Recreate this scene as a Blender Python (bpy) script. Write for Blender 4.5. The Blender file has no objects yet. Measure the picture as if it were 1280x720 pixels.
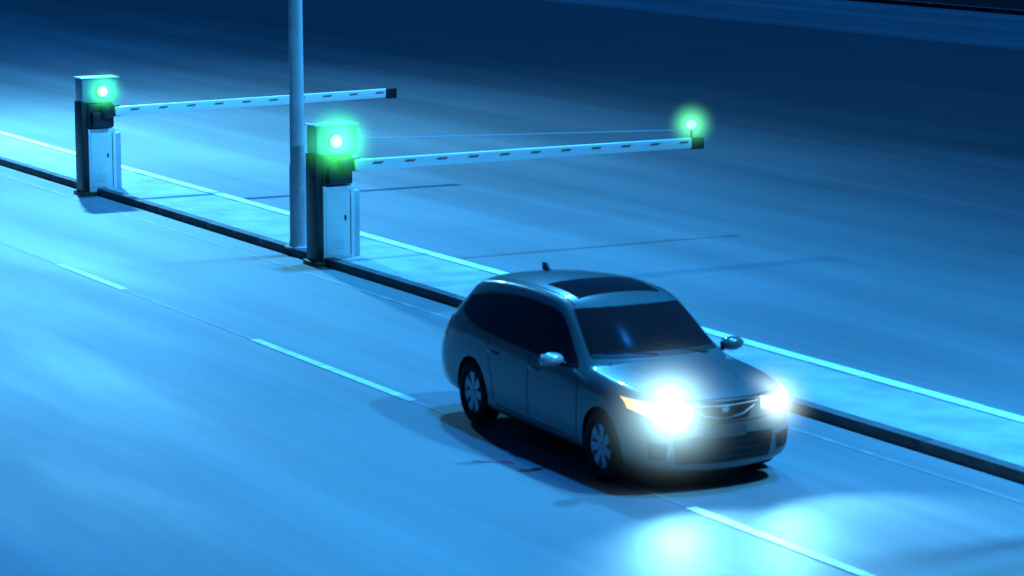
import bpy, bmesh, math, random
from mathutils import Vector, Matrix
from mathutils.bvhtree import BVHTree
random.seed(4)
sc = bpy.context.scene
sc.view_settings.view_transform = 'Standard'
sc.view_settings.look = 'None'
sc.view_settings.exposure = 0

# ------------------------------------------------------------------ materials
def mat(name, col, rough=0.5, metal=0.0, coat=0.0, emit=None, estr=0.0, spec=0.5, noise=0.0, nscale=8.0, bump=0.0):
    m = bpy.data.materials.new(name); m.use_nodes = True
    nt = m.node_tree; b = nt.nodes['Principled BSDF']
    b.inputs['Base Color'].default_value = (*col, 1)
    b.inputs['Roughness'].default_value = rough
    b.inputs['Metallic'].default_value = metal
    b.inputs['Coat Weight'].default_value = coat
    b.inputs['Coat Roughness'].default_value = 0.06
    b.inputs['Specular IOR Level'].default_value = spec
    if emit:
        b.inputs['Emission Color'].default_value = (*emit, 1)
        b.inputs['Emission Strength'].default_value = estr
    if noise > 0 or bump > 0:
        tc = nt.nodes.new('ShaderNodeTexCoord')
        n = nt.nodes.new('ShaderNodeTexNoise'); n.inputs['Scale'].default_value = nscale
        n.inputs['Detail'].default_value = 6
        nt.links.new(tc.outputs['Object'], n.inputs['Vector'])
        mp = nt.nodes.new('ShaderNodeMapRange')
        mp.inputs['From Min'].default_value = 0.3; mp.inputs['From Max'].default_value = 0.7
        mp.inputs['To Min'].default_value = 1 - noise; mp.inputs['To Max'].default_value = 1 + noise
        nt.links.new(n.outputs['Fac'], mp.inputs['Value'])
        vm = nt.nodes.new('ShaderNodeVectorMath'); vm.operation = 'SCALE'
        vm.inputs[0].default_value = col
        nt.links.new(mp.outputs['Result'], vm.inputs['Scale'])
        nt.links.new(vm.outputs['Vector'], b.inputs['Base Color'])
        if bump > 0:
            bp = nt.nodes.new('ShaderNodeBump'); bp.inputs['Strength'].default_value = bump
            bp.inputs['Distance'].default_value = 0.01
            nt.links.new(n.outputs['Fac'], bp.inputs['Height'])
            nt.links.new(bp.outputs['Normal'], b.inputs['Normal'])
    return m

def road_mat(name, col, streak=0.35, rough=0.6, patches=0.2):
    m = bpy.data.materials.new(name); m.use_nodes = True
    nt = m.node_tree; N = nt.nodes; L = nt.links; b = N['Principled BSDF']
    tc = N.new('ShaderNodeTexCoord')
    def noise(sx, sy, scale, detail=5, rot=0.0):
        mp = N.new('ShaderNodeMapping'); mp.inputs['Scale'].default_value = (sx, sy, 1)
        mp.inputs['Rotation'].default_value = (0, 0, rot)
        n = N.new('ShaderNodeTexNoise'); n.inputs['Scale'].default_value = scale; n.inputs['Detail'].default_value = detail
        L.new(tc.outputs['Object'], mp.inputs['Vector']); L.new(mp.outputs['Vector'], n.inputs['Vector'])
        return n
    def rng(n, lo, hi, a=0.3, c=0.7):
        r = N.new('ShaderNodeMapRange'); r.inputs['From Min'].default_value = a; r.inputs['From Max'].default_value = c
        r.inputs['To Min'].default_value = lo; r.inputs['To Max'].default_value = hi
        L.new(n.outputs['Fac'], r.inputs['Value']); return r
    s1 = rng(noise(0.03, 0.9, 1.0, 4), 1 - streak, 1 + streak)       # tyre-polished streaks along the lanes
    s2 = rng(noise(0.15, 0.25, 1.0, 5), 1 - patches, 1 + patches)    # stains
    s3 = rng(noise(1, 1, 60, 3), 0.82, 1.18)                         # aggregate
    s4 = rng(noise(0.06, 5.0, 1.0, 3), 0.94, 1.06)
    def mul(a, c):
        x = N.new('ShaderNodeMath'); x.operation = 'MULTIPLY'
        L.new(a.outputs[0], x.inputs[0]); L.new(c.outputs[0], x.inputs[1]); return x
    t = mul(mul(s1, s2), mul(s3, s4))
    vm = N.new('ShaderNodeVectorMath'); vm.operation = 'SCALE'; vm.inputs[0].default_value = col
    L.new(t.outputs[0], vm.inputs['Scale']); L.new(vm.outputs['Vector'], b.inputs['Base Color'])
    rr = rng(noise(0.08, 0.5, 1.0, 4), rough - 0.10, rough + 0.10)
    L.new(rr.outputs['Result'], b.inputs['Roughness'])
    b.inputs['Specular IOR Level'].default_value = 0.35
    bn = noise(1, 1, 45, 4)
    bp = N.new('ShaderNodeBump'); bp.inputs['Strength'].default_value = 0.22; bp.inputs['Distance'].default_value = 0.01
    L.new(bn.outputs['Fac'], bp.inputs['Height']); L.new(bp.outputs['Normal'], b.inputs['Normal'])
    return m

def halo_mat(name, col, strength, power=3.0):  # painted lamp glow: self-lit volume fading outwards from its centre
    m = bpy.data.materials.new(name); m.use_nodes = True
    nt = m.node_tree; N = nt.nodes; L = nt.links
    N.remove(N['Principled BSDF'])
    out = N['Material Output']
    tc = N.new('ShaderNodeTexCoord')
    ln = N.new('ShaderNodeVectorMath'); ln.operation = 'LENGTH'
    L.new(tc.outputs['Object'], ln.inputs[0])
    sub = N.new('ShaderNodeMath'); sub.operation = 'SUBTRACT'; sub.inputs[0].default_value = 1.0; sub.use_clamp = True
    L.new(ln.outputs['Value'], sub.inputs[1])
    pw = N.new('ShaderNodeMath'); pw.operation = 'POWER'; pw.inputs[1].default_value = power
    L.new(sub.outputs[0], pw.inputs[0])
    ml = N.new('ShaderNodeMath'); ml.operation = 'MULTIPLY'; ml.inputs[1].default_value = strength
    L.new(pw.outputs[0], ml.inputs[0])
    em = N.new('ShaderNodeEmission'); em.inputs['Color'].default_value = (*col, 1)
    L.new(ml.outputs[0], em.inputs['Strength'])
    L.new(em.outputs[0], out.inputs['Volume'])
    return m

# ------------------------------------------------------------------ helpers
def link(ob, parent=None):
    sc.collection.objects.link(ob)
    if parent: ob.parent = parent
    return ob
def empty(name, loc=(0,0,0), rz=0):
    e = bpy.data.objects.new(name, None); e.location = loc; e.rotation_euler = (0,0,rz)
    return link(e)
def mesh_ob(name, verts, faces, m, parent=None, smooth=False):
    me = bpy.data.meshes.new(name); me.from_pydata([tuple(v) for v in verts], [], faces)
    me.materials.append(m)
    if smooth:
        for p in me.polygons: p.use_smooth = True
    me.update()
    return link(bpy.data.objects.new(name, me), parent)
def bm_ob(name, bm, mats, parent=None, smooth_angle=None):
    me = bpy.data.meshes.new(name); bm.normal_update(); bm.to_mesh(me); bm.free()
    for m in (mats if isinstance(mats, list) else [mats]): me.materials.append(m)
    if smooth_angle is not None:
        for p in me.polygons: p.use_smooth = True
        me.set_sharp_from_angle(angle=math.radians(smooth_angle))
    return link(bpy.data.objects.new(name, me), parent)
def add_box(bm, c, s, bevel=0.0, rot=None, mi=0):
    r = bmesh.ops.create_cube(bm, size=1.0)
    vs = r['verts']
    bmesh.ops.scale(bm, vec=s, verts=vs)
    fs = list({f for v in vs for f in v.link_faces})
    if bevel > 0:
        es = list({e for v in vs for e in v.link_edges})
        rb = bmesh.ops.bevel(bm, geom=es, offset=bevel, segments=2, affect='EDGES', profile=0.5)
        vs = list({v for f in rb['faces'] for v in f.verts} | {v for v in vs if v.is_valid})
        fs = list({f for v in vs for f in v.link_faces})
    if rot: bmesh.ops.rotate(bm, cent=(0,0,0), matrix=rot, verts=vs)
    bmesh.ops.translate(bm, vec=c, verts=vs)
    for f in fs: f.material_index = mi
    return vs
def box(name, c, s, m, parent=None, bevel=0.01, rot=None):
    bm = bmesh.new(); add_box(bm, c, s, bevel, rot)
    return bm_ob(name, bm, m, parent, 40)
def tube(name, p0, p1, r0, r1, m, parent=None, seg=20):
    p0, p1 = Vector(p0), Vector(p1); d = p1 - p0
    bm = bmesh.new()
    bmesh.ops.create_cone(bm, cap_ends=True, segments=seg, radius1=r0, radius2=r1, depth=d.length)
    q = d.to_track_quat('Z', 'Y').to_matrix().to_4x4()
    bmesh.ops.transform(bm, matrix=Matrix.Translation((p0+p1)/2) @ q, verts=bm.verts)
    return bm_ob(name, bm, m, parent, 40)
def sphere(name, c, s, m, parent=None, seg=24):
    bm = bmesh.new()
    bmesh.ops.create_uvsphere(bm, u_segments=seg, v_segments=seg//2, radius=1)
    o = bm_ob(name, bm, m, parent, 80); o.location = c
    o.scale = s if hasattr(s, '__len__') else (s, s, s)
    return o
def lathe(name, prof, m, parent=None, seg=48, axis='Y', closed=True):
    vs, fs = [], []
    n = len(prof)
    for i in range(seg):
        a = 2*math.pi*i/seg
        for r, h in prof:
            vs.append((r*math.cos(a), h, r*math.sin(a)) if axis == 'Y' else (r*math.cos(a), r*math.sin(a), h))
    for i in range(seg):
        j = (i+1) % seg
        for k in range(n if closed else n-1):
            l = (k+1) % n
            fs.append((i*n+k, j*n+k, j*n+l, i*n+l))
    o = mesh_ob(name, vs, fs, m, parent, True)
    bm = bmesh.new(); bm.from_mesh(o.data); bmesh.ops.recalc_face_normals(bm, faces=bm.faces); bm.to_mesh(o.data); bm.free()
    o.data.set_sharp_from_angle(angle=math.radians(35))
    return o
def light(name, typ, loc, power, col, parent=None, direction=None, spot=None, blend=0.5, size=0.1):
    l = bpy.data.lights.new(name, typ); l.energy = power; l.color = col
    if typ == 'SPOT': l.spot_size = math.radians(spot); l.spot_blend = blend
    if typ in ('SPOT', 'POINT'): l.shadow_soft_size = size
    o = bpy.data.objects.new(name, l); o.location = loc
    if direction: o.rotation_euler = Vector(direction).to_track_quat('-Z', 'Y').to_euler()
    return link(o, parent)

# ------------------------------------------------------------------ world, sun
SUN_ELEV = math.radians(74)
sun_from = Vector((-0.25, 1.0, 0)).normalized()
w = bpy.data.worlds.new('World'); sc.world = w; w.use_nodes = True
nt = w.node_tree
sky = nt.nodes.new('ShaderNodeTexSky'); sky.sky_type = 'NISHITA'; sky.sun_disc = False
sky.sun_elevation = SUN_ELEV; sky.sun_rotation = math.atan2(sun_from.x, sun_from.y)
mx = nt.nodes.new('ShaderNodeMix'); mx.data_type = 'RGBA'; mx.blend_type = 'MULTIPLY'; mx.inputs['Factor'].default_value = 1
mx.inputs[7].default_value = (0.04, 0.34, 1.0, 1)
nt.links.new(sky.outputs[0], mx.inputs[6])
nt.links.new(mx.outputs[2], nt.nodes['Background'].inputs['Color'])
nt.nodes['Background'].inputs['Strength'].default_value = 0.022
sd = Vector((sun_from.x*math.cos(SUN_ELEV), sun_from.y*math.cos(SUN_ELEV), math.sin(SUN_ELEV)))
sl = bpy.data.lights.new('moon_light', 'SUN'); sl.energy = 4.4; sl.angle = math.radians(2.5); sl.color = (0.012, 0.27, 1.0)
so = bpy.data.objects.new('moon_light', sl); so.rotation_euler = (-sd).to_track_quat('-Z', 'Y').to_euler(); so.location = (-20, 20, 40); link(so)

# ------------------------------------------------------------------ camera
cam = bpy.data.cameras.new('camera'); cam.sensor_width = 36; cam.lens = 3400/1280*36
cam.clip_end = 3000; cam.clip_start = 0.5
cam.dof.use_dof = True; cam.dof.focus_distance = 60; cam.dof.aperture_fstop = 2.8
co = bpy.data.objects.new('camera', cam); co.location = (0, 0, 6.0)
co.rotation_euler = (math.radians(90-9.35), 0, math.radians(60.6)); link(co); sc.camera = co

# ------------------------------------------------------------------ ground
M_shoulder = road_mat('shoulder_asphalt', (0.055, 0.057, 0.06), 0.4, 0.6, 0.2)
M_verge = mat('verge_soil', (0.005, 0.006, 0.005), 0.95, noise=0.5, nscale=0.8, bump=0.4, spec=0.1)
M_paint = mat('road_paint', (0.60, 0.62, 0.62), 0.55, noise=0.25, nscale=5)
M_worn = mat('worn_paint', (0.215, 0.22, 0.225), 0.6, noise=0.3, nscale=3)
M_redp = mat('faded_red_paint', (0.35, 0.04, 0.08), 0.6, noise=0.4, nscale=9)
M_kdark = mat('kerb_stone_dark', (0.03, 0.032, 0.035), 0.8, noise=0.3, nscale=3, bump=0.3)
M_kmid = mat('kerb_stone_shaded', (0.08, 0.083, 0.087), 0.8, noise=0.3, nscale=3, bump=0.3)  # near kerb stones, darkened to paint in the shade on their face
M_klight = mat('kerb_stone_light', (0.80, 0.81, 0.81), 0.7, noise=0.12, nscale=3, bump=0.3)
M_pave = mat('island_concrete', (0.35, 0.355, 0.36), 0.8, noise=0.25, nscale=1.6, bump=0.3)

def sheet(name, x0, x1, y0, y1, z, m):
    return mesh_ob(name, [(x0,y0,z),(x1,y0,z),(x1,y1,z),(x0,y1,z)], [(0,1,2,3)], m)
sheet('ground', -1500, 1500, -1500, 1500, 0.0-0.008, M_verge)

# road: one sheet; asphalt colour darkens towards the far lanes, light falloff painted in
def blend_road():
    m = road_mat('road_asphalt', (1, 1, 1), 0.12, 0.58, 0.10)
    nt = m.node_tree; N = nt.nodes; L = nt.links
    vm = [n for n in N if n.type == 'VECT_MATH'][0]
    tc = [n for n in N if n.type == 'TEX_COORD'][0]
    sx = N.new('ShaderNodeSeparateXYZ'); L.new(tc.outputs['Object'], sx.inputs[0])
    mp = N.new('ShaderNodeMapping'); mp.inputs['Scale'].default_value = (0.03, 0.35, 1)
    L.new(tc.outputs['Object'], mp.inputs['Vector'])
    nz = N.new('ShaderNodeTexNoise'); nz.inputs['Scale'].default_value = 1; nz.inputs['Detail'].default_value = 3
    L.new(mp.outputs['Vector'], nz.inputs['Vector'])
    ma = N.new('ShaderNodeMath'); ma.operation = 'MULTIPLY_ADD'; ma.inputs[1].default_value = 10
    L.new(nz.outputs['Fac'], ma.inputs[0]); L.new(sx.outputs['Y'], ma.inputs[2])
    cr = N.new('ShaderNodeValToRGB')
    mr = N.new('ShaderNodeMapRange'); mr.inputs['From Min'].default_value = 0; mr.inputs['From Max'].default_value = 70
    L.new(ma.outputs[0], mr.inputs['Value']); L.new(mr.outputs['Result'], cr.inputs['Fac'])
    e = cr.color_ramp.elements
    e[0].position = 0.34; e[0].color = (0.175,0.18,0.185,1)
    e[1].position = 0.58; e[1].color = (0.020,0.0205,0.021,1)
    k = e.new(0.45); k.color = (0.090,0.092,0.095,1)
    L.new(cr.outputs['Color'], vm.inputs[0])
    return m
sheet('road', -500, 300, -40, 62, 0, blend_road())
sheet('road_shoulder', -500, 300, 51.5, 61.8, 0.004, M_shoulder)

def stones(name, y0, y1, h, m, seg=1.0):
    bm = bmesh.new(); x = -130
    while x < 20:
        add_box(bm, (x+seg/2, (y0+y1)/2, h/2-0.02), (seg-0.012, y1-y0, h+0.04+random.uniform(-.003,.003)), 0.012)
        x += seg
    return bm_ob(name, bm, m, None, 40)
isl = empty('traffic_island')
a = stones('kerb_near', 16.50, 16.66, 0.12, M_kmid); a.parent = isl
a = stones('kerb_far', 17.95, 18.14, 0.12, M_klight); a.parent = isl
a = box('paving', (-55, (16.665+17.945)/2, 0.025), (150, 17.945-16.665, 0.15), M_pave, isl, 0.003)
fk = stones('far_kerb', 62.0, 62.3, 0.15, M_kdark, 2.0)

bm = bmesh.new()
def quad(bm, x0, x1, y0, y1, z, mi, n=1):
    vs = [bm.verts.new(p) for p in ((x0,y0,z),(x1,y0,z),(x1,y1,z),(x0,y1,z))]
    f = bm.faces.new(vs); f.material_index = mi
for x0, x1 in ((-54,-50.5),(-45.4,-42.0),(-36.7,-34.2),(-29.9,-25.7),(-20.2,-16.0),(-11.5,-7.5),(-3,1)):
    quad(bm, x0, x1, 13.19, 13.31, 0.008, 0)
quad(bm, -130, 20, 13.22, 13.27, 0.004, 1)
quad(bm, -130, 20, 15.98, 16.06, 0.004, 1)
vs = [bm.verts.new(p) for p in ((-22.86,12.43,.004),(-22.80,12.42,.004),(-22.56,12.74,.004),(-22.66,12.75,.004))]
f = bm.faces.new(vs); f.material_index = 2
bm_ob('lane_marking', bm, [M_paint, M_worn, M_redp])

# ------------------------------------------------------------------ street lamps
M_pole = mat('painted_steel', (0.50, 0.53, 0.57), 0.4, 0.0, noise=0.12, nscale=4)
M_lampglass = mat('lamp_glass', (0.8,0.9,1), 0.3, emit=(0.55,0.85,1.0), estr=12)
M_darkmetal = mat('dark_metal', (0.03,0.033,0.036), 0.45, 0.3)
def street_lamp(x, y, power, col=(0.05, 0.44, 1.0)):
    e = empty('street_lamp', (x, y, 0.10))
    lathe('pole', [(0.001,0),(0.125,0),(0.122,1.2),(0.110,1.25),(0.06,11.0),(0.001,11.0)], M_pole, e, 28, 'Z', False)
    lathe('base_flange', [(0.001,0),(0.2,0),(0.2,0.025),(0.14,0.03),(0.13,0.12),(0.001,0.12)], M_pole, e, 28, 'Z', False)
    box('service_door', (0.116, 0, 0.7), (0.02, 0.09, 0.4), M_pole, e, 0.004)
    tube('arm', (0,0,10.8), (0,2.2,11.3), 0.05, 0.035, M_pole, e)
    box('lamp_head', (0,2.6,11.34), (0.34,0.95,0.12), M_darkmetal, e, 0.03)
    box('lamp_lens', (0,2.65,11.265), (0.26,0.7,0.03), M_lampglass, e, 0.005)
    light('lamp_light', 'SPOT', (0,2.65,11.2), power, col, e, (0,-0.1,-1), 165, 0.6, 0.3)
    return e
street_lamp(-35.95, 16.66, 10000)
street_lamp(-53.75, 16.66, 40000, (0.13,0.58,1.0))  # unseen lamp past the left edge, added to brighten the ground there
street_lamp(-17.75, 16.66, 15000, (0.06,0.48,1.0))  # unseen lamp past the right edge, added to light the lower right

# ------------------------------------------------------------------ barrier gates
M_cab = mat('cabinet_paint', (0.80,0.82,0.84), 0.4, noise=0.05, nscale=6)
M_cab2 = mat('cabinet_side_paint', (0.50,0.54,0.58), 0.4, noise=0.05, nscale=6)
M_black = mat('black_plastic', (0.012,0.013,0.015), 0.4)
M_hood = mat('hood_plastic', (0.30,0.33,0.36), 0.35, noise=0.08, nscale=5)
M_white = mat('boom_white', (0.86,0.87,0.88), 0.35)
M_red = mat('boom_reflector', (0.34,0.18,0.17), 0.4)
M_green = mat('green_lamp', (0.1,0.9,0.4), 0.2, emit=(0.10,1.0,0.32), estr=5)
M_greencore = mat('green_lamp_core', (0.6,1,0.8), 0.2, emit=(0.60,1.0,0.68), estr=8)
M_ghalo = halo_mat('green_glow', (0.06,1.0,0.22), 14.0, 3.2)
M_ghalo2 = halo_mat('green_glow_soft', (0.14,1.0,0.35), 7.5, 2.6)
M_wire = mat('steel_wire', (0.45,0.48,0.52), 0.4, 0.5)
def barrier(x, y, ylen, tip_lamp, ztip, green_power):
    e = empty('barrier_gate', (x, y, 0.0))
    box('base_plate', (0,0.31,0.03), (0.44,0.80,0.07), M_darkmetal, e, 0.008)
    box('side_column', (0,0.0,0.83), (0.34,0.11,1.56), M_black, e, 0.012)
    box('cabinet_body', (0.0,0.31,0.60), (0.34,0.50,1.08), M_cab, e, 0.02)
    box('cabinet_wing', (-0.03,0.62,0.56), (0.26,0.11,0.98), M_cab2, e, 0.015)
    box('door_panel', (0.176,0.27,0.60), (0.012,0.34,0.92), M_cab, e, 0.004)
    box('door_lock', (0.186,0.40,0.68), (0.01,0.03,0.07), M_darkmetal, e, 0.003)
    box('door_shadow_gap', (0.172,0.49,0.60), (0.006,0.012,0.95), M_darkmetal, e, 0.001)
    for k in range(5): box('vent_slat', (0.184,0.27,0.24+k*0.03), (0.008,0.22,0.006), M_cab2, e, 0.002)
    # mechanism
    box('mechanism_housing', (0.0,0.30,1.36), (0.32,0.48,0.42), M_black, e, 0.03)
    bm = bmesh.new()
    add_box(bm, (0.21,0.28,1.30), (0.10,0.34,0.26), 0.03)
    add_box(bm, (0.24,0.44,1.44), (0.08,0.36,0.19), 0.02)
    bm_ob('drive_unit', bm, M_black, e, 40)
    o = lathe('drive_hub', [(0.001,-0.03),(0.10,-0.03),(0.10,0.03),(0.06,0.05),(0.001,0.05)], M_darkmetal, e, 24, 'Y', False)
    o.rotation_euler = (0,0,math.radians(-90)); o.location = (0.29,0.38,1.43)
    # hood
    box('hood', (0.0,0.29,1.79), (0.34,0.66,0.42), M_hood, e, 0.04)
    box('hood_top', (0.0,0.29,2.01), (0.38,0.70,0.025), M_cab2, e, 0.01)
    # lamp
    lz, ly = 1.78, 0.26 if tip_lamp else 0.32
    tube('lamp_bezel', (0.16,ly,lz), (0.20,ly,lz), 0.11, 0.11, M_darkmetal, e)
    sphere('signal_lamp', (0.20,ly,lz), (0.05,0.095,0.095), M_green, e)
    sphere('signal_lamp_core', (0.225,ly,lz), (0.035,0.06,0.06), M_greencore, e)
    sphere('lamp_glow', (0.26,ly,lz), 0.66 if tip_lamp else 0.46, M_ghalo, e)  # self-lit sphere, bloom of the signal lamp painted as emission
    light('signal_light', 'POINT', (0.40,ly,lz), green_power, (0.05,1.0,0.3), e, size=0.05)
    # boom
    y0 = 0.50; y1 = ylen; zb = 1.44
    d = Vector((0, y1-y0, ztip-zb)); ang = math.atan2(d.z, d.y); L = d.length
    R = Matrix.Rotation(ang, 4, 'X')
    bm = bmesh.new()
    add_box(bm, (0.30, L/2, 0), (0.06, L, 0.16), 0.022)
    n = int(L/0.52)
    for i in range(n):
        yy = 0.25 + i*0.52
        for s in (1, -1):
            xx = 0.30 + s*0.0325
            vs = [bm.verts.new(p) for p in ((xx,yy,0.0),(xx,yy+0.16,0.0),(xx,yy+0.20,0.035),(xx,yy+0.04,0.035))]
            f = bm.faces.new(vs if s > 0 else vs[::-1]); f.material_index = 1
    bmesh.ops.rotate(bm, cent=(0,0,0), matrix=R.to_3x3(), verts=bm.verts)
    bmesh.ops.translate(bm, vec=(0,y0,zb), verts=bm.verts)
    bm_ob('boom', bm, [M_white, M_red], e, 40)
    box('boom_tip', (0.30,y1+0.06,ztip-0.01), (0.09,0.22,0.18), M_black, e, 0.015)
    if tip_lamp:
        tube('tip_lamp_post', (0.30,y1-.04,ztip+0.05), (0.30,y1-.04,ztip+0.24), 0.02, 0.02, M_darkmetal, e)
        sphere('tip_lamp', (0.30,y1-0.04,ztip+0.28), (0.08,0.08,0.07), M_green, e)
        sphere('tip_lamp_glow', (0.30,y1-0.04,ztip+0.28), 0.44, M_ghalo2, e)  # painted glow of the tip lamp, emission only
        tube('stay_wire', (0.2,0.6,1.80), (0.30,y1-0.04,ztip+0.2), 0.008, 0.008, M_wire, e, 8)
    return e
barrier(-34.90, 16.43, 6.24, True, 1.45, 3.5)
barrier(-43.90, 16.30, 5.70, False, 1.52, 2)

# ------------------------------------------------------------------ car
M_body = mat('car_paint', (0.060,0.098,0.100), 0.32, 0.0, 0.8, spec=0.5)
M_glass = mat('tinted_glass', (0.016,0.011,0.014), 0.05, 0.0, spec=0.28)
M_trim = mat('rubber_trim', (0.010,0.010,0.011), 0.5, spec=0.3)
M_seam = mat('panel_gap', (0.006,0.006,0.007), 0.8)
M_chrome = mat('chrome', (0.75,0.78,0.8), 0.15, 1.0)
M_tyre = mat('tyre_rubber', (0.010,0.010,0.011), 0.8, bump=0.2, nscale=20, spec=0.25)
M_rim = mat('alloy_rim', (0.35,0.38,0.41), 0.3, 0.5)
M_well = mat('wheel_well', (0.004,0.004,0.004), 0.9, spec=0.1)
M_head = mat('headlight_lit', (1,1,1), 0.2, emit=(0.85,0.96,1.0), estr=10)
M_housing = mat('headlight_housing', (0.45,0.55,0.6), 0.15, 0.8, emit=(0.6,0.85,1.0), estr=0.4)
M_amber = mat('turn_signal', (0.9,0.4,0.1), 0.2, emit=(1.0,0.40,0.13), estr=1.8)
M_tail = mat('tail_lamp', (0.35,0.01,0.01), 0.15)
M_plate = mat('number_plate', (0.05,0.055,0.06), 0.5)
M_whalo = halo_mat('headlight_glow', (0.48,0.86,1.0), 26.0, 6.5)
M_whalo2 = halo_mat('headlight_glow_soft', (0.62,0.90,1.0), 20.0, 5.5)

car = empty('car', (-22.88, 14.06, 0.004), math.radians(-3.5))
LOW = lambda x, y5, y6, y7, y8: [(x,y6,.50),(x,y7,.26),(x,y8,.16),(x,0,.16)]
S = [
 [(2.25,0,.775),(2.235,.38,.76),(2.17,.64,.74),(2.12,.73,.71),(2.11,.765,.66),(2.13,.775,.56),(2.17,.77,.44),(2.16,.75,.29),(2.10,.70,.19),(2.18,0,.17)],
 [(2.14,0,.855),(2.10,.40,.845),(2.00,.72,.805),(1.93,.81,.755),(1.90,.85,.69),(1.90,.87,.58),(1.93,.87,.46),(1.93,.85,.29),(1.90,.78,.17),(2.0,0,.16)],
 [(1.82,0,.945),(1.79,.42,.935),(1.71,.76,.895),(1.68,.845,.84),(1.67,.875,.77),(1.66,.90,.62),(1.66,.895,.48),(1.66,.87,.28),(1.66,.78,.17),(1.7,0,.16)],
 [(1.45,0,1.01),(1.42,.44,1.0),(1.37,.78,.955),(1.34,.85,.905),(1.33,.885,.83),(1.32,.91,.66)]+LOW(1.32,0,.905,.88,.79),
 [(1.16,0,1.05),(1.10,.43,1.035),(.98,.75,1.0),(.93,.82,.965),(.90,.87,.90),(.9,.912,.70)]+LOW(.9,0,.905,.885,.8),
 [(1.05,0,1.095),(.99,.42,1.085),(.85,.715,1.05),(.78,.79,1.0),(.75,.87,.935),(.75,.915,.71)]+LOW(.75,0,.905,.885,.8),
 [(.72,0,1.315),(.67,.39,1.305),(.54,.655,1.265),(.49,.725,1.21),(.47,.872,.95),(.47,.917,.72)]+LOW(.47,0,.908,.888,.8),
 [(.38,0,1.525),(.33,.365,1.515),(.22,.605,1.475),(.18,.665,1.42),(.15,.875,.96),(.15,.92,.73)]+LOW(.15,0,.91,.89,.8),
 [(-.02,0,1.595),(-.04,.365,1.585),(-.07,.61,1.535),(-.07,.67,1.48),(-.07,.875,.97),(-.07,.922,.74)]+LOW(-.07,0,.91,.89,.8),
 [(-.7,0,1.605),(-.7,.365,1.592),(-.7,.62,1.545),(-.7,.675,1.485),(-.7,.877,.99),(-.7,.924,.75)]+LOW(-.7,0,.91,.89,.8),
 [(-1.35,0,1.565),(-1.35,.36,1.555),(-1.35,.61,1.505),(-1.35,.665,1.44),(-1.35,.875,1.01),(-1.35,.92,.77)]+LOW(-1.35,0,.91,.89,.8),
 [(-1.90,0,1.50),(-1.90,.35,1.49),(-1.88,.58,1.435),(-1.87,.645,1.365),(-1.92,.85,1.02),(-1.94,.905,.78),(-1.96,.90,.52),(-1.96,.88,.32),(-1.94,.80,.21),(-1.9,0,.19)],
 [(-2.12,0,1.415),(-2.11,.34,1.40),(-2.08,.55,1.345),(-2.07,.615,1.275),(-2.22,.80,1.01),(-2.31,.865,.78),(-2.36,.865,.56),(-2.34,.845,.35),(-2.24,.76,.23),(-2.1,0,.22)],
 [(-2.20,0,1.335),(-2.19,.32,1.315),(-2.17,.49,1.265),(-2.18,.55,1.19),(-2.36,.70,.99),(-2.44,.75,.80),(-2.50,.76,.58),(-2.47,.74,.42),(-2.37,.66,.29),(-2.3,0,.28)],
]
def lift(z, k=1.0): return z + 0.105*k*min(1, max(0, (z-.28)/.32))
for i, k in ((0,1.0),(1,.95),(2,.5),(3,.15)):
    S[i] = [(x, y, lift(z, k)) for x, y, z in S[i]]
nR = 10
bm = bmesh.new()
Lv, Rv = [], []
for st in S:
    lrow, rrow = [], []
    for k, (x, y, z) in enumerate(st):
        v = bm.verts.new((x, y, z)); lrow.append(v)
        rrow.append(v if k in (0, nR-1) else bm.verts.new((x, -y, z)))
    Lv.append(lrow); Rv.append(rrow)
for i in range(len(S)-1):
    for k in range(nR-1):
        bm.faces.new((Lv[i][k], Lv[i+1][k], Lv[i+1][k+1], Lv[i][k+1]))
        bm.faces.new((Rv[i][k], Rv[i][k+1], Rv[i+1][k+1], Rv[i+1][k]))
def cap(idx, bulge):
    C = [Lv[idx][0]]
    for k in range(1, nR-1):
        x, y, z = S[idx][k]
        xx = max(S[idx][1][0], x+0.10) + bulge if bulge > 0 else x + bulge
        C.append(bm.verts.new((xx, 0, z if k > 1 else z - 0.01)))
    C.append(Lv[idx][nR-1])
    for k in range(nR-1):
        f = [Lv[idx][k], Lv[idx][k+1], C[k+1], C[k]]; f = [v for n, v in enumerate(f) if v not in f[:n]]
        bm.faces.new(f)
        f = [Rv[idx][k], C[k], C[k+1], Rv[idx][k+1]]; f = [v for n, v in enumerate(f) if v not in f[:n]]
        bm.faces.new(f)
cap(0, 0.02); cap(len(S)-1, -0.03)
bmesh.ops.recalc_face_normals(bm, faces=bm.faces)
cl = bm.edges.layers.float.new('crease_edge')
def crease(v1, v2, c):
    e = bm.edges.get((v1, v2))
    if e: e[cl] = c
for rows in (Lv, Rv):
    for k in range(2): crease(rows[4][k], rows[4][k+1], 0.45)
    for i in range(1, len(S)-2):
        crease(rows[i][2], rows[i+1][2], 0.35)
        crease(rows[i][4], rows[i+1][4], 0.4)
        crease(rows[i][7], rows[i+1][7], 0.4)
    for k in range(1, 8): crease(rows[0][k], rows[0][k+1], 0.15)
body = bm_ob('body', bm, [M_body, M_well], car)
md = body.modifiers.new('s', 'SUBSURF'); md.levels = 3; md.render_levels = 3
dg = bpy.context.evaluated_depsgraph_get(); dg.update()
me = bpy.data.meshes.new_from_object(body.evaluated_get(dg)); body.modifiers.clear(); body.data = me
tmp = bmesh.new(); tmp.from_mesh(me); bvh = BVHTree.FromBMesh(tmp); tmp.free()

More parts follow.
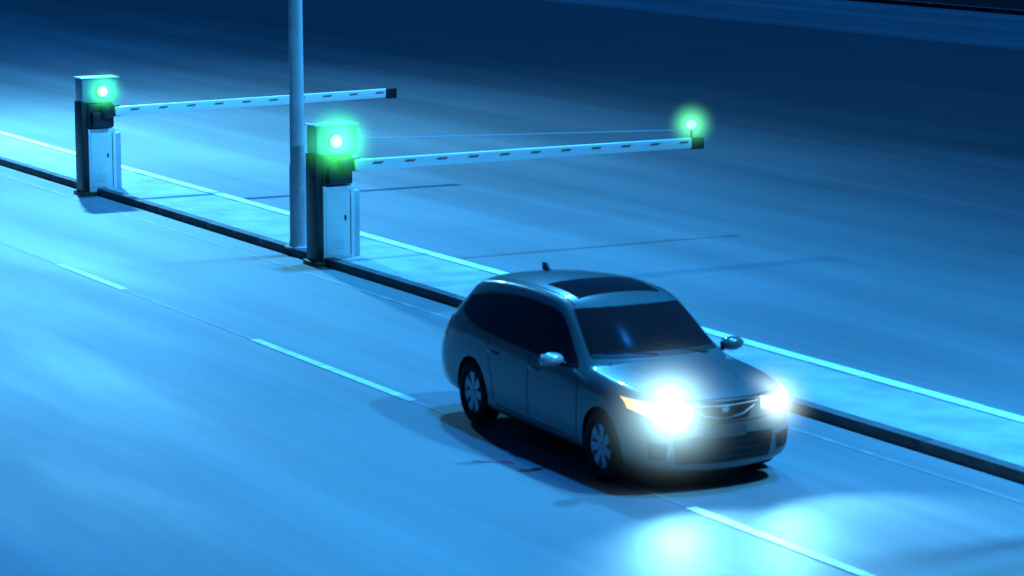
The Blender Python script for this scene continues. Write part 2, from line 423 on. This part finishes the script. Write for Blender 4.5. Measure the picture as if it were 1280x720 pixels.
WX = (1.42, -1.43); WR = 0.335
cb = bmesh.new()
for wx in WX:
    for s in (1, -1):
        r = bmesh.ops.create_cone(cb, cap_ends=True, segments=64, radius1=0.375, radius2=0.375, depth=0.45)
        bmesh.ops.rotate(cb, cent=(0,0,0), matrix=Matrix.Rotation(math.pi/2, 3, 'X'), verts=r['verts'])
        bmesh.ops.translate(cb, vec=(wx, s*0.80, 0.34), verts=r['verts'])
cutter = bm_ob('cutter', cb, M_well, car)
bo = body.modifiers.new('b', 'BOOLEAN'); bo.operation = 'DIFFERENCE'; bo.object = cutter; bo.solver = 'EXACT'
dg = bpy.context.evaluated_depsgraph_get(); dg.update()
me2 = bpy.data.meshes.new_from_object(body.evaluated_get(dg)); body.modifiers.clear(); body.data = me2
bpy.data.objects.remove(cutter)
while len(me2.materials) < 2: me2.materials.append(M_well)
me2.materials[0] = M_body; me2.materials[1] = M_well
for p in me2.polygons:
    c = p.center; p.use_smooth = True; p.material_index = 0
    for wx in WX:
        r = math.hypot(c.x-wx, c.z-0.34)
        if r < 0.3753 and 0.57 < abs(c.y) and (r > 0.365 and abs(p.normal.y) < 0.4 or abs(abs(c.y)-0.575) < 0.01):
            p.material_index = 1
    if c.z < 0.19: p.material_index = 1
me2.set_sharp_from_angle(angle=math.radians(32))

def resample(pl, n):
    pts = [Vector(p) for p in pl]
    d = [0]
    for a, b_ in zip(pts, pts[1:]): d.append(d[-1] + (b_-a).length)
    out = []
    for i in range(n+1):
        t = d[-1]*i/n
        for k in range(len(d)-1):
            if t <= d[k+1] + 1e-9:
                f = (t-d[k])/max(1e-9, d[k+1]-d[k]); out.append(pts[k].lerp(pts[k+1], f)); break
    return out
def cast(kind, p):
    if kind == 'L': o, d = Vector((p[0], 3, p[1])), Vector((0,-1,0))
    elif kind == 'R': o, d = Vector((p[0], -3, p[1])), Vector((0,1,0))
    elif kind == 'F': o, d = Vector((4, p[0], lift(p[1]))), Vector((-1,0,0))
    elif kind == 'B': o, d = Vector((-4, p[0], p[1])), Vector((1,0,0))
    else: o, d = Vector((p[0], p[1], 4)), Vector((0,0,-1))
    h = bvh.ray_cast(o, d)
    return h[0], h[1], d
def patch(name, kind, top, bot, m, off=0.004, nu=24, nv=8):
    T, Bq = resample(top, nu), resample(bot, nu)
    vs, fs, idx = [], [], {}
    for i in range(nu+1):
        for j in range(nv+1):
            loc, n, d = cast(kind, T[i].lerp(Bq[i], j/nv))
            if loc is None: continue
            if n.dot(d) > 0: n = -n
            idx[i, j] = len(vs); vs.append(loc + n*off)
    for i in range(nu):
        for j in range(nv):
            q = [(i,j),(i+1,j),(i+1,j+1),(i,j+1)]
            if all(k in idx for k in q): fs.append([idx[k] for k in q])
    o = mesh_ob(name, vs, fs, m, car, True)
    bm = bmesh.new(); bm.from_mesh(o.data)
    for f in bm.faces:
        f.normal_update()
        _, _, d = cast(kind, (0,0))
        if f.normal.dot(d) > 0: f.normal_flip()
    bm.to_mesh(o.data); bm.free()
    return o
def seam(name, kind, pl, wd=0.009, m=None, off=0.0022, n=30):
    P = resample(pl, n); A, B2 = [], []
    for i, p in enumerate(P):
        t = (P[min(i+1, n)] - P[max(i-1, 0)]).normalized(); q = Vector((-t.y, t.x))*wd/2
        A.append(p+q); B2.append(p-q)
    return patch(name, kind, A, B2, m or M_seam, off, n, 1)

wsb = [(.80,-.68),(.93,-.45),(.995,-.2),(1.01,0),(.995,.2),(.93,.45),(.80,.68)]
wst = [(.27,-.575),(.37,-.38),(.42,-.18),(.43,0),(.42,.18),(.37,.38),(.27,.575)]
patch('windshield_trim', 'T', [(x-.02,y*1.02) for x,y in wst], [(x+.03,y*1.02) for x,y in wsb], M_trim, 0.003, 40, 16)
patch('windshield', 'T', wst, wsb, M_glass, 0.007, 40, 16)
patch('cowl_panel', 'T', [(x+.012,y) for x,y in wsb], [(x+.07,y) for x,y in wsb], M_trim, 0.006, 40, 3)
for kind, nm in (('L','left'), ('R','right')):
    patch('side_window_surround_'+nm, kind, [(.80,1.0),(.60,1.13),(.38,1.285),(.18,1.395),(0,1.43),(-.5,1.45),(-1.0,1.43),(-1.5,1.37),(-1.92,1.28)],
          [(.82,.965),(.3,.972),(-.3,.985),(-.9,1.0),(-1.4,1.03),(-1.97,1.12)], M_trim, 0.003, 60, 10)
    patch('front_door_window_'+nm, kind, [(.70,1.045),(.56,1.135),(.36,1.27),(.16,1.375),(-.06,1.413)], [(.72,.985),(.3,.99),(-.06,1.0)], M_glass, 0.007, 24, 8)
    patch('rear_door_window_'+nm, kind, [(-.14,1.419),(-.5,1.431),(-.98,1.41)], [(-.14,1.002),(-.5,1.008),(-1.02,1.025)], M_glass, 0.007, 24, 8)
    patch('quarter_window_'+nm, kind, [(-1.06,1.40),(-1.45,1.355),(-1.85,1.275)], [(-1.09,1.03),(-1.5,1.055),(-1.90,1.135)], M_glass, 0.007, 20, 8)
    seam('front_door_gap_'+nm, kind, [(.84,.95),(.93,.80),(.95,.6),(.92,.34)])
    seam('door_gap_'+nm, kind, [(-.10,.97),(-.11,.7),(-.11,.34)])
    seam('rear_door_gap_'+nm, kind, [(-1.06,1.0),(-1.05,.86),(-.99,.70),(-.93,.55),(-.90,.34)])
    seam('sill_gap_'+nm, kind, [(.93,.31),(-.90,.31)], 0.010)
    sg = 1 if kind == 'L' else -1
    for hx in (.02, -.92):
        loc, n, d = cast(kind, (hx, .845))
        box('door_handle', (hx, loc.y+sg*.020, .845), (.19,.020,.028), M_body, car, .008)
    patch('tail_lamp_'+nm, kind, [(-2.13,1.05),(-2.22,1.03)], [(-2.12,.82),(-2.33,.82)], M_tail, 0.006, 8, 6)
seam('hood_gap_l', 'T', [(2.08,.60),(1.9,.68),(1.5,.735),(1.05,.73)]); seam('hood_gap_r', 'T', [(2.08,-.60),(1.9,-.68),(1.5,-.735),(1.05,-.73)])
seam('hood_crease_l', 'T', [(2.08,.30),(1.6,.40),(1.15,.46)], .006, M_body, .006); seam('hood_crease_r', 'T', [(2.08,-.30),(1.6,-.40),(1.15,-.46)], .006, M_body, .006)
patch('sunroof', 'T', [(.12,-.46),(.12,.46)], [(-.55,-.46),(-.55,.46)], M_glass, 0.005, 12, 10)
seam('roof_joint_l', 'T', [(.22,.545),(-.7,.56),(-1.8,.52)], .014); seam('roof_joint_r', 'T', [(.22,-.545),(-.7,-.56),(-1.8,-.52)], .014)
patch('rear_window', 'B', [(-.46,1.31),(0,1.33),(.46,1.31)], [(-.60,1.06),(0,1.05),(.60,1.06)], M_glass, 0.006, 20, 10)
patch('rear_plate', 'B', [(-.26,.78),(.26,.78)], [(-.26,.66),(.26,.66)], M_plate, 0.008, 8, 4)
seam('bumper_gap_rear', 'B', [(-.7,.62),(.7,.62)])
# front end
for s, nm in ((1,'left'), (-1,'right')):
    f = lambda pl: [(s*y, z) for y, z in pl]
    patch('headlight_housing_'+nm, 'F', f([(.40,.715),(.58,.735),(.74,.76),(.84,.765)]), f([(.42,.615),(.58,.60),(.74,.615),(.845,.68)]), M_housing, 0.004, 20, 8)
    patch('headlight_lamp_'+nm, 'F', f([(.46,.705),(.58,.715),(.66,.72)]), f([(.47,.625),(.58,.615),(.66,.625)]), M_head, 0.010, 14, 8)
    patch('turn_signal_'+nm, 'F', f([(.73,.74),(.84,.76)]), f([(.73,.63),(.845,.68)]), M_amber, 0.010, 8, 6)
    patch('fog_lamp_recess_'+nm, 'F', f([(.58,.42),(.76,.44)]), f([(.60,.31),(.74,.32)]), M_trim, 0.005, 10, 6)
    patch('fog_lamp_'+nm, 'F', f([(.64,.40),(.71,.405)]), f([(.64,.335),(.71,.34)]), M_darkmetal, 0.010, 6, 6)
patch('grille', 'F', [(-.35,.715),(0,.725),(.35,.715)], [(-.26,.57),(0,.555),(.26,.57)], M_trim, 0.006, 24, 8)
seam('grille_bar_top', 'F', [(-.36,.72),(-.12,.70),(0,.695),(.12,.70),(.36,.72)], .018, M_chrome, .014)
seam('grille_bar_low', 'F', [(-.33,.67),(-.2,.60),(0,.575),(.2,.60),(.33,.67)], .014, M_chrome, .014)
for gz in (.605,.63,.66): seam('grille_slat', 'F', [(-.20,gz),(.20,gz)], .006, M_darkmetal, .012)
patch('emblem', 'F', [(-.04,.675),(0,.68),(.04,.675)], [(-.03,.635),(0,.63),(.03,.635)], M_chrome, 0.022, 8, 6)
patch('lower_intake', 'F', [(-.54,.46),(0,.47),(.54,.46)], [(-.50,.27),(0,.26),(.50,.27)], M_trim, 0.006, 30, 8)
for gz in (.31,.36,.41): seam('intake_slat', 'F', [(-.5,gz),(.5,gz)], .007, M_darkmetal, .012)
patch('front_plate', 'F', [(-.22,.525),(.22,.525)], [(-.22,.445),(.22,.445)], M_plate, 0.014, 8, 4)
seam('bumper_gap', 'F', [(-.74,.585),(-.3,.545),(.3,.545),(.74,.585)], .008)
seam('hood_front_gap', 'F', [(-.60,.775),(-.3,.765),(0,.767),(.3,.765),(.60,.775)], .009)
for a, b_ in (((1.02,.50),(.93,-.05)), ((1.06,-.08),(.88,-.55))):
    l1, n1, _ = cast('T', a); l2, n2, _ = cast('T', b_)
    tube('wiper', l1+n1*.02, l2+n2*.02, .009, .006, M_trim, car, 8)
# mirrors
M_mirror_lit = mat('mirror_housing_lit', (0.34,0.42,0.43), 0.25, 0.2, 0.8)  # lighter copy for the near mirror, reflected light painted into its colour
for s in (1, -1):
    bm = bmesh.new(); bmesh.ops.create_uvsphere(bm, u_segments=20, v_segments=12, radius=1)
    for v in bm.verts:
        v.co.x *= .085; v.co.y *= .13; v.co.z *= .07
        if v.co.x < -.03: v.co.x = -.03
    bmesh.ops.translate(bm, vec=(.62, s*1.01, 1.04), verts=bm.verts)
    bm_ob('door_mirror', bm, M_mirror_lit if s < 0 else M_body, car, 50)
    box('mirror_glass', (.585, s*1.01, 1.04), (.006,.20,.11), M_chrome, car, .002)
    tube('mirror_arm', (.62, s*.86, .985), (.62, s*.96, 1.02), .028, .024, M_trim, car, 10)
bm = bmesh.new(); add_box(bm, (-1.50,0,1.585), (.16,.035,.085), .012)
for v in bm.verts:
    if v.co.z > 1.585: v.co.x = -1.50 + (v.co.x+1.50)*.45 - .035
bm_ob('antenna_fin', bm, M_trim, car, 40)
box('chassis', (0,0,.23), (4.0,1.05,.12), M_well, car, .02)
# wheels
def wheel(x, s):
    e = bpy.data.objects.new('wheel', None); link(e, car)
    e.location = (x, s*0.80, WR); e.rotation_euler = (0, 0, 0 if s > 0 else math.pi)
    prof = [(.215,-.10),(.26,-.108),(.31,-.10),(.33,-.085),(.335,-.04),(.335,.04),(.33,.085),(.31,.10),(.26,.108),(.215,.10)]
    lathe('tyre', prof, M_tyre, e, 56)
    for g in (-.045, 0, .045):
        lathe('tread_groove', [(.3355,g-.005),(.3358,g),(.3355,g+.005)], M_well, e, 56, 'Y', False)
    lathe('rim_barrel', [(.217,.102),(.222,.095),(.215,.08),(.195,.06),(.19,-.09),(.215,-.1)], M_rim, e, 56, 'Y', False)
    lathe('rim_back', [(.001,.0),(.19,.0)], M_well, e, 40, 'Y', False)
    lathe('hub', [(.001,.085),(.03,.085),(.045,.075),(.055,.05),(.055,0)], M_rim, e, 24, 'Y', False)
    bm = bmesh.new(); n = 7
    for i in range(n):
        a = 2*math.pi*i/n + .2 + x
        w0, w1 = .028, .050
        pts = [(.03,-w0,.05),(.03,w0,.05),(.205,w1,.066),(.205,-w1,.066),(.03,-w0,.078),(.03,w0,.078),(.208,w1,.088),(.208,-w1,.088)]
        vv = [bm.verts.new((r*math.cos(a)-t*math.sin(a), h, r*math.sin(a)+t*math.cos(a))) for r, t, h in pts]
        for q in ((0,1,2,3),(4,5,6,7),(0,1,5,4),(1,2,6,5),(2,3,7,6),(3,0,4,7)): bm.faces.new([vv[k] for k in q])
    bmesh.ops.recalc_face_normals(bm, faces=bm.faces)
    bm_ob('spokes', bm, M_rim, e)
    lathe('brake_disc', [(.06,.02),(.15,.02),(.15,.01)], M_darkmetal, e, 32, 'Y', False)
for wx in WX:
    for s in (1, -1): wheel(wx, s)
# headlight beams + self-lit spheres that paint a glow round the lamps
for s in (1, -1):
    loc, n, d = cast('F', (s*.56, .67))
    sphere('headlight_glow', (loc.x+.03, s*.56, loc.z), 1.0 if s < 0 else 0.60, M_whalo if s < 0 else M_whalo2, car)
    light('headlight_beam', 'SPOT', (loc.x+.12, s*.56, loc.z), 620, (0.22,0.70,1.0), car, (1, s*.10, -.04), 112, 1.0, 0.10)
